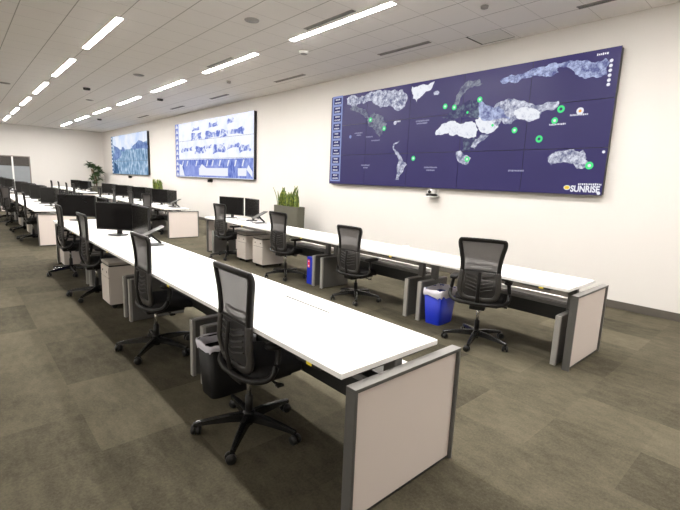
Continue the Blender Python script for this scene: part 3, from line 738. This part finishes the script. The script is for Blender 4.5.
for lv, P in LAND:
    kx += 1
    Q = rough_poly([(u*asp, v) for u, v in P], 3, .2)
    m.face([(XD-.0006-.00012*kx, -(u/asp)*W, min(max(v, .005), .995)*H) for u, v in Q], LV[lv])
m.build('world_map', t)
def ring(m, u, v, ro, ri, mt, dx=.005, mi_=None, n=20):
    cy, cz = -u*W, v*H
    for i in range(n):
        a, b_ = 2*PI*i/n, 2*PI*(i+1)/n
        m.face([(XD-dx, cy+ro*math.cos(a), cz+ro*math.sin(a)), (XD-dx, cy+ro*math.cos(b_), cz+ro*math.sin(b_)), (XD-dx, cy+ri*math.cos(b_), cz+ri*math.sin(b_)), (XD-dx, cy+ri*math.cos(a), cz+ri*math.sin(a))], mt)
    if mi_: m.face([(XD-dx, cy+ri*math.cos(2*PI*i/n), cz+ri*math.sin(2*PI*i/n)) for i in range(n)], mi_)
m = MB()
for i, (u, v) in enumerate([(.5381, .7425), (.5711, .7247), (.6548, .7646), (.8831, .6219), (.8709, .5422), (.768, .4903), (.8371, .4127), (.965, .2098), (.6303, .2669), (.4278, .2826), (.2199, .698), (.2894, .5936)]):
    r = .052 if i in (3, 6, 7) else .046
    ring(m, u, v, r, r*.42, M['green'], mi_=M['navy'] if i in (3, 6) else M['wht'])
for u, v in ((.7022, .5427), (.618, .6686)): ring(m, u, v, .022, .001, M['green'])
ring(m, .9284, .5962, .048, .020, M['wht'], mi_=M['orange']); ring(m, .3388, .6392, .036, .012, M['wht']); ring(m, .1174, .5349, .036, .002, M['pale'])
for u, v in ((.0975, .955), (.1374, .955), (.1711, .955)): ring(m, u, v, .014, .001, M['wht'])
for v in (.9119, .8794, .8485, .8165, .785, .7562): ring(m, .982, v, .022, .001, M['wht'])
ring(m, .992, .3036, .020, .001, M['wht']); ring(m, .993, .016, .022, .001, M['wht'])
m.build('map_markers', t)
def dash(m, u, v, w_, h_, mt, dx=.005):
    m.face([(XD-dx, -u*W-w_/2, v*H-h_/2), (XD-dx, -u*W+w_/2, v*H-h_/2), (XD-dx, -u*W+w_/2, v*H+h_/2), (XD-dx, -u*W-w_/2, v*H+h_/2)], mt)
def words(m, u, v, w_, h_, mt, dx=.005):   # a line of print too small to read
    y = -w_/2
    while y < w_/2-.01:
        l = random.uniform(.4, .8)*h_*.9
        dash(m, u+(y+l/2)/W, v+random.uniform(-.001, .001), l, h_*random.uniform(.7, 1), mt, dx); y += l+h_*.28
m = MB()
for u, v, w_ in ((.1615, .5684, .24), (.164, .545, .14), (.2196, .5202, .20), (.2504, .4777, .24), (.4549, .635, .30), (.4549, .612, .26), (.2058, .2171, .26), (.207, .19, .14), (.5008, .195, .30), (.5008, .168, .18), (.7851, .1704, .26)): words(m, u, v, w_, .028, M['dim'])
words(m, .9276, .571, .24, .026, M['wht']); words(m, .8798, .5139, .24, .026, M['wht']); words(m, .963, .965, .15, .03, M['wht']); words(m, .352, .652, .12, .03, M['wht'])
words(m, .972, .077, .30, .03, M['wht'])
m.build('map_captions', t)
m = MB()
dash(m, .0365, .517, .34, 1.86, M['pale'], .003)
for k in range(10):
    v = .945-k*.0957
    dash(m, .0375, v, .245, .135, M['menu'], .004)
    words(m, .0375, v+.018, .14, .034, M['wht'], .0052); words(m, .0375, v-.018, .18, .034, M['wht'], .0052)
m.build('menu_buttons', t)
me = text_mesh('SUNRISE', .118, M['wht'], 1.0)
ys = [v.co.y for v in me.vertices]; tw = max(ys)-min(ys)
for v in me.vertices: v.co.y *= .375/tw; 
me2 = add_me('caption', me, t, (XD-.0055, -.929*W, .022*H))
m = MB()
m.face([(XD-.005, -.9205*W+.046*math.cos(2*PI*i/24), .0493*H+.034*math.sin(2*PI*i/24)) for i in range(24)], M['wht'])
m.face([(XD-.0056, -.9205*W+.037*math.cos(2*PI*i/24), .0493*H+.026*math.sin(2*PI*i/24)) for i in range(24)], M['logoy'])
m.face([(XD-.0062, -.9205*W+.020*math.cos(PI*i/12), .044*H+.016*math.sin(PI*i/12)) for i in range(13)], M['orange'])
m.build('logo', t)

def pic_mat(name, stops, scale, vs=(1, 1, 1), s=1., detail=6, kind='noise'):
    m = bpy.data.materials.new(name); m.use_nodes = True; nt = m.node_tree; nt.nodes.clear()
    tc = nt.nodes.new('ShaderNodeTexCoord'); mp = nt.nodes.new('ShaderNodeMapping'); mp.inputs['Scale'].default_value = vs
    n = nt.nodes.new('ShaderNodeTexNoise'); n.inputs['Scale'].default_value = scale; n.inputs['Detail'].default_value = detail; n.inputs['Roughness'].default_value = .6
    r = nt.nodes.new('ShaderNodeValToRGB'); e = r.color_ramp.elements
    e[0].position, e[0].color = stops[0][0], (*stops[0][1], 1); e[1].position, e[1].color = stops[-1][0], (*stops[-1][1], 1)
    for p_, c_ in stops[1:-1]: q = e.new(p_); q.color = (*c_, 1)
    em = nt.nodes.new('ShaderNodeEmission'); em.inputs['Strength'].default_value = s; o = nt.nodes.new('ShaderNodeOutputMaterial')
    nt.links.new(tc.outputs['Object'], mp.inputs[0]); nt.links.new(mp.outputs[0], n.inputs['Vector']); nt.links.new(n.outputs['Fac'], r.inputs[0])
    nt.links.new(r.outputs[0], em.inputs[0]); nt.links.new(em.outputs[0], o.inputs[0]); return m
def rect(m, u0, u1, v0, v1, mt, dx):
    m.face([(XD-dx, -u0*W, v0*H), (XD-dx, -u1*W, v0*H), (XD-dx, -u1*W, v1*H), (XD-dx, -u0*W, v1*H)], mt)
# white and blue screen
M['p_white'] = pic_mat('picture_white', [(.3, (.84, .90, 1.08)), (.55, (1., 1.02, 1.1))], 2.5)
M['p_patch'] = pic_mat('picture_patches', [(.42, (.16, .22, .62)), (.52, (.45, .52, .88)), (.58, (.90, .93, 1.))], 5., (1, 1, 1.2))
M['p_blue'] = pic_mat('picture_blue', [(.36, (.10, .15, .52)), (.5, (.22, .29, .70)), (.66, (.42, .50, .88))], 5., (1, 1.6, .6))
M['p_mid'] = pic_mat('picture_midblue', [(.4, (.25, .31, .72)), (.6, (.36, .43, .82))], 3.)
M['p_strip'] = pic_mat('picture_strip', [(.4, (.14, .19, .58)), (.6, (.30, .36, .74))], 4.)
M['p_bright'] = emis('picture_bright', (.90, .92, 1.))
t, W, H, XD = video_wall('white and blue video wall of site pictures, middle of the three screens', 16.95, 11.10, 1.52, 3.47, 5, 3, M['p_white'])
m = MB()
rect(m, .0, .055, 0, 1, M['p_strip'], .0015)
for k in range(10):
    v = .05+k*.1; m.face([(XD-.003, -.006*W, (v-.03)*H), (XD-.003, -.05*W, (v-.03)*H), (XD-.003, -.028*W, (v+.045)*H)], M['p_bright'])
m.build('menu_strip', t)
m = MB(); i = 0
for u0, u1, v0, v1 in ((.24, .41, .66, .80), (.44, .63, .66, .80), (.64, .90, .66, .80), (.27, .37, .82, .9), (.49, .62, .84, .94), (.72, .80, .86, .95), (.10, .28, .45, .56), (.30, .46, .42, .56), (.46, .55, .5, .57), (.55, .70, .40, .57), (.72, .86, .46, .56), (.86, .97, .40, .53)):
    i += 1; m.face([(XD-.0015-.0001*i, -u*W, v*H) for u, v in rough_poly([(u0, v0), (u1, v0+.02), (u1-.01, v1), ((u0+u1)/2, v1-.03), (u0+.02, v1)], 2, .2)], M['p_patch'])
m.build('building_views', t)
m = MB(); rect(m, .055, .998, .012, .32, M['p_blue'], .0015)
m.face([(XD-.002, -u*W, v*H) for u, v in ((.14, .03), (.72, .02), (.66, .22), (.16, .22))], M['p_mid'])
for P in (((.055, .02), (.14, .02), (.10, .22), (.06, .25)), ((.36, .04), (.73, .04), (.73, .17), (.36, .17)), ((.37, .17), (.46, .17), (.40, .24)), ((.84, .05), (.93, .05), (.93, .17), (.84, .17)), ((.93, .15), (.99, .03), (.99, .12), (.95, .22))):
    m.face([(XD-.003, -u*W, v*H) for u, v in P], M['p_bright'])
for u in (.10, .17, .31, .46, .53, .62, .72, .80, .88): m.face([(XD-.0026, -(u+a)*W, v*H) for a, v in ((0, .2), (.012, .2), (.03, .3), (.015, .3))], M['p_bright'])
m.build('street_view', t)
# landscape screen
M['q_low'] = pic_mat('picture_field', [(.3, (.05, .13, .26)), (.43, (.16, .29, .46)), (.52, (.30, .45, .64)), (.64, (.62, .74, .88))], 4.2, (1, 2.0, .75), 1., 9)
M['q_sky'] = pic_mat('picture_sky', [(.35, (.62, .74, .98)), (.6, (.88, .92, 1.))], 1.2)
M['q_hill'] = pic_mat('picture_hill', [(.4, (.12, .19, .43)), (.6, (.26, .36, .62))], 4.)
M['q_dark'] = pic_mat('picture_trees', [(.4, (.03, .07, .17)), (.6, (.10, .20, .34))], 4.)
t, W, H, XD = video_wall('blue landscape picture video wall, farthest of the three screens', 26.0, 20.22, 1.52, 3.46, 5, 3, M['q_low'])
m = MB(); m.face([(XD-.0015, -u*W, v*H) for u, v in ((.04, .72), (.06, .995), (.998, .995), (.998, .78), (.80, .72), (.66, .66), (.55, .62), (.4, .63), (.25, .64))], M['q_sky'])
m.face([(XD-.002, -u*W, v*H) for u, v in rough_poly([(.66, .60), (.62, .68), (.72, .74), (.80, .82), (.88, .78), (.93, .74), (.998, .74), (.998, .58)], 2, .15)], M['q_hill'])
m.face([(XD-.002, -u*W, v*H) for u, v in rough_poly([(.04, .35), (.04, .80), (.12, .74), (.22, .68), (.28, .62), (.30, .5), (.2, .4)], 2, .15)], M['q_hill'])
m.face([(XD-.0022, -u*W, v*H) for u, v in rough_poly([(.30, .60), (.33, .70), (.38, .70), (.42, .64), (.42, .58)], 2, .15)], M['q_hill'])
m.face([(XD-.0024, -u*W, v*H) for u, v in rough_poly([(.04, .02), (.04, .36), (.12, .28), (.2, .12), (.22, .02)], 2, .15)], M['q_dark'])
m.build('landscape_picture', t)
m = MB(); rect(m, 0, .04, 0, 1, M['q_dark'], .003)
for k in range(10): m.face([(XD-.004, -(.02+.014*math.cos(a))*W, (.05+.1*k+.03*math.sin(a))*H) for a in [PI*2*i/10 for i in range(10)]], M['q_sky'])
m.build('menu_strip', t)

# cameras under the screens
def ptz(y, z, white, lab, zw):
    t = thing('room_camera', lab, 'camera', (XW, y, z)); a = M['white'] if white else M['plastic']
    t.scale = (1.2,)*3 if white else (1,)*3; bw = .10 if white else .03
    MB().box((-.15, -bw, -.06), (0, bw, -.048), a, .003).box((-.012, -.07, -.055), (0, .07, .055), a, .003).build('bracket', t)
    MB().rings([rr_rect(.065*s, .085*s, zz, 28, 3, -.08) for s, zz in ((.9, -.048), (1, -.04), (1, -.02), (.8, -.010))], M['plastic']).build('base', t)
    MB().box((-.12, -.055, -.010), (-.05, -.042, .045), a, .003).box((-.12, .042, -.010), (-.05, .055, .045), a, .003).build('yoke', t)
    h = MB(); h.rings([[(x, yy, zz) for yy, zz in [(.040*k*math.cos(q), .018+.034*k*math.sin(q)) for q in [2*PI*i/20 for i in range(20)]]] for x, k in ((-.03, .7), (-.04, .95), (-.11, 1), (-.135, .85))], a); hd = h.build('head', t)
    MB().cyl((-.152, 0, .018), (-.13, 0, .018), .024, M['camblack'], .028, 18).build('lens', hd)
ptz(4.78, 1.425, True, 'white camera on a wall bracket under the big map screen', 0)
ptz(14.05, 1.43, False, 'small black camera on the wall under the white screen', 0)
ptz(23.0, 1.40, False, 'small black camera on the wall under the landscape screen', 0)

# ------------------------------------------------------------------ camera and view
F, YAW, PIT, ROL, HC = 426.541, math.radians(42.133), math.radians(9.703), math.radians(2.292), 1.557
fwd = Vector((math.sin(YAW)*math.cos(PIT), math.cos(YAW)*math.cos(PIT), -math.sin(PIT)))
rt = Vector((math.cos(YAW), -math.sin(YAW), 0)); up = rt.cross(fwd)
c_, s_ = math.cos(ROL), math.sin(ROL)
r2 = c_*rt+s_*up; u2 = -s_*rt+c_*up
cam = bpy.data.cameras.new('camera'); co = bpy.data.objects.new('camera', cam); C.objects.link(co)
co.matrix_world = Matrix(((r2.x, u2.x, -fwd.x, 0), (r2.y, u2.y, -fwd.y, 0), (r2.z, u2.z, -fwd.z, HC), (0, 0, 0, 1)))
cam.sensor_width = 36; cam.lens = F/680*36; cam.clip_start = .05; cam.clip_end = 100
SC.camera = co
wd = bpy.data.worlds.new('world'); SC.world = wd; wd.use_nodes = True
wd.node_tree.nodes['Background'].inputs[0].default_value = (0, 0, 0, 1)
SC.view_settings.view_transform = 'Standard'; SC.view_settings.look = 'None'
SC.view_settings.exposure = 0.; SC.view_settings.gamma = 1.; SC.view_settings.use_curve_mapping = False
SC.cycles.max_bounces = 8; SC.cycles.diffuse_bounces = 7; SC.cycles.transparent_max_bounces = 12
SC.cycles.use_denoising = True
